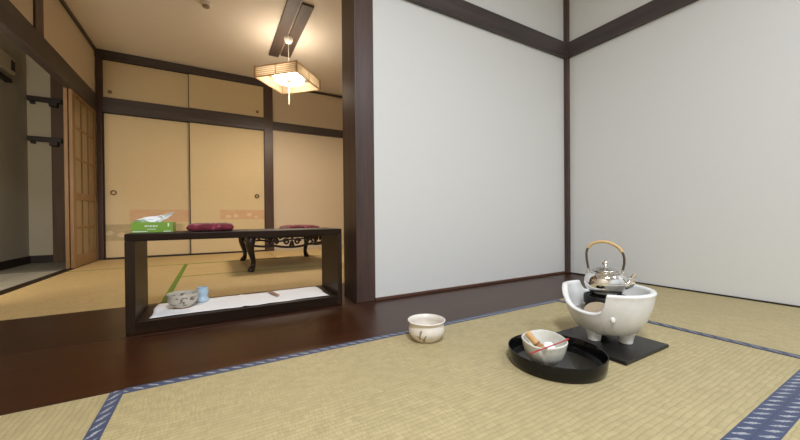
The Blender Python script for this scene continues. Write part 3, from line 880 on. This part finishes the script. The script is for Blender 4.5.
link('bowl', bm, M['furo'], t, smooth=70)
for dg in (-34, 60, 190):
    th = VIEW+math.radians(dg); cx, cy = .070*math.cos(th), .070*math.sin(th)
    link('foot', lathe(smooth_prof([(0, 0), (.019, 0), (.022, .003), (.0235, .014), (.028, .03), (.030, .042), (0, .043)], 3), 28), M['furo'], t, (cx, cy, 0), smooth=60)
th = VIEW+math.radians(8)
bm = bmesh.new(); bmesh.ops.create_uvsphere(bm, u_segments=20, v_segments=12, radius=1)
for v in bm.verts: v.co = Vector((v.co.x*.006, v.co.y*.008, v.co.z*.012))
link('lug', bm, M['furo'], t, (.1375*math.cos(th), .1375*math.sin(th), .104), (0, -.2, th), smooth=80)
link('ash_bed', lathe([(0, .097), (.06, .095), (.108, .100), (.111, .092), (0, .08)], 48, lambda v: setattr(v.co, 'z', v.co.z+.004*noise.noise(v.co*40))), M['ash'], t, smooth=60)
# black iron ring carrying the kettle
t2 = thing('trivet', 'black iron ring trivet inside the brazier under the kettle', 'trivet', (FX, FY, FZ+.1005))
link('ring', lathe([(.066, .026), (.074, .026), (.077, .030), (.077, .056), (.074, .060), (.066, .060), (.064, .056), (.064, .030), (.066, .026)], 56), M['black_iron'], t2, smooth=40)
for k in range(3):
    th = VIEW+math.radians(-62+120*k)
    c_, s_ = math.cos(th), math.sin(th)
    link('leg', tube([(.070*c_, .070*s_, .034), (.074*c_, .074*s_, .018), (.076*c_, .076*s_, .002)], [.007, .006, .007], 8), M['black_iron'], t2, smooth=50)
    link('claw', tube([(.070*c_, .070*s_, .054), (.066*c_, .066*s_, .063), (.042*c_, .042*s_, .0635)], [.006, .005, .004], 8), M['black_iron'], t2, smooth=50)
# half-round clay tile in front of the fire
th = VIEW+math.radians(-13)
bm = bmesh.new()
pts = [(.056*math.cos(PI*k/24), .052*math.sin(PI*k/24)) for k in range(25)]
fr_, bk_ = [], []
for px, pz in pts:
    bow = .010*(px/.044)**2
    fr_.append(bm.verts.new((px, -.005+bow, pz))); bk_.append(bm.verts.new((px, .005+bow, pz)))
bm.faces.new(fr_); bm.faces.new(bk_[::-1])
for k in range(24): bm.faces.new((fr_[k], fr_[k+1], bk_[k+1], bk_[k]))
bm.faces.new((fr_[0], bk_[0], bk_[-1], fr_[-1]))
bmesh.ops.bevel(bm, geom=[e for e in bm.edges if len(e.link_faces) == 2 and e.calc_face_angle() > 1], offset=.002, segments=2, affect='EDGES')
o = link('fire_shield_tile', bm, M['tile_clay'], None, (FX+.106*math.cos(th), FY+.106*math.sin(th), FZ+.100), (-.14, 0, th+PI/2), smooth=40)
tag(o, 'small half-round clay tile standing in the brazier opening', 'tile')

# kettle
KX, KY, KZ = FX-.003, FY+.002, FZ+.1690
t = thing('kettle', 'shiny silver kettle with arched handle sitting in the brazier', 'kettle', (KX, KY, KZ))
link('body', lathe(smooth_prof([(0, .0005), (.040, .0005), (.053, .005), (.066, .022), (.0712, .041), (.0695, .057), (.0625, .072), (.051, .0805), (.043, .083), (.040, .083), (0, .083)], 5), 72), M['silver'], t, smooth=50)
link('collar', lathe([(.038, .082), (.045, .082), (.0455, .088), (.043, .089), (.038, .089)], 56), M['lid_silver'], t, smooth=40)
lid = link('lid', lathe(smooth_prof([(0, .087), (.042, .087), (.0435, .089), (.040, .092), (.026, .097), (.012, .100), (0, .101)], 4), 56), M['lid_silver'], t, smooth=50)
link('knob', lathe(smooth_prof([(0, .099), (.006, .1), (.005, .105), (.008, .109), (.0115, .115), (.010, .122), (.005, .126), (0, .127)], 4), 28), M['silver'], lid, smooth=60)
def kp(r, f, z): return Vector(CR*r+CF*f)+Vector((0, 0, z))
for s in (-1, 1):
    link('handle_lug', tube(spline([kp(s*.052, 0, .068), kp(s*.057, 0, .080), kp(s*.057, 0, .092)], 4), [.006]*5+[.005]*4, 10), M['silver'], t, smooth=60)
arc = [(-.056, .086), (-.058, .102), (-.062, .130), (-.062, .158), (-.053, .179), (-.037, .192), (-.015, .198), (.009, .196), (.032, .186), (.050, .169), (.060, .146), (.061, .120), (.058, .100), (.056, .086)]
pts = spline([kp(r, 0, z) for r, z in arc], 5)
link('handle', tube(pts, .0042, 12), M['old_metal'], t, smooth=60)
i0, i1 = 18, 48
wr = pts[i0:i1]
link('rattan_grip', tube(wr, [.0058+.0008*math.sin(k*2.2) for k in range(len(wr))], 12), M['rattan'], t, smooth=40)
sp = spline([kp(.056, -.012, .036), kp(.074, -.016, .040), (kp(.084, -.019, .054)), kp(.086, -.020, .072), kp(.093, -.022, .084)], 6)
link('spout', tube(sp, [.017-.0105*(k/(len(sp)-1))**.7 for k in range(len(sp))], 16), M['silver'], t, smooth=60)

# ------------------------------------------------------------------ lights
def area(name, loc, size, power, col, target=None, size_y=None):
    d = bpy.data.lights.new(name, 'AREA'); d.energy = power; d.color = col
    d.size = size
    if size_y: d.shape = 'RECTANGLE'; d.size_y = size_y
    o = bpy.data.objects.new(name, d); COL.objects.link(o); o.location = loc
    if target is not None:
        o.rotation_euler = (Vector(target)-Vector(loc)).to_track_quat('-Z', 'Y').to_euler()
    return o
area('ceiling_light', (1.85, -.95, 2.46), .5, 25, (.88, .96, 1.08))
area('ceiling_light', (.05, -.45, 2.46), .5, 71, (.88, .96, 1.08))
LW = (1.0, .84, .65)
area('pendant_helper_down', (LX, LY, LZ-.012), .44, 26, LW, (LX, LY, 0))  # unseen panel added under the shade, carrying most of the tubes' downward light
area('pendant_helper_up', (LX, LY, LZ+.13), .40, 3.6, LW, (LX, LY+.001, 3))  # second unseen panel, added over the shade to brighten the ceiling
area('hall_fill_added', (-1.42, 2.30, 1.15), .3, 23, (1.0, .88, .72), (-1.78, 4.6, .7), 1.3)  # added fill with no lamp behind it, brightens hall wall and tiles

w = bpy.data.worlds.new('World'); SC.world = w; w.use_nodes = True
w.node_tree.nodes['Background'].inputs[0].default_value = (.5, .5, .5, 1)
w.node_tree.nodes['Background'].inputs[1].default_value = .02

# ------------------------------------------------------------------ camera
cd = bpy.data.cameras.new('camera'); cam = bpy.data.objects.new('camera', cd); COL.objects.link(cam)
R = ((.86870458, -.49525352, -.0087348), (.01117826, .00197145, .99993558), (.4952044, .86874626, -.00724868))
m = Matrix(((R[0][0], R[1][0], -R[2][0], 0), (R[0][1], R[1][1], -R[2][1], 0), (R[0][2], R[1][2], -R[2][2], .48), (0, 0, 0, 1)))
cam.matrix_world = m
cd.sensor_width = 36; cd.lens = 329.0/800*36; cd.clip_start = .02
SC.camera = cam
SC.view_settings.view_transform = 'Standard'; SC.view_settings.look = 'None'
SC.view_settings.gamma = 1; SC.view_settings.use_curve_mapping = False
SC.view_settings.exposure = 0
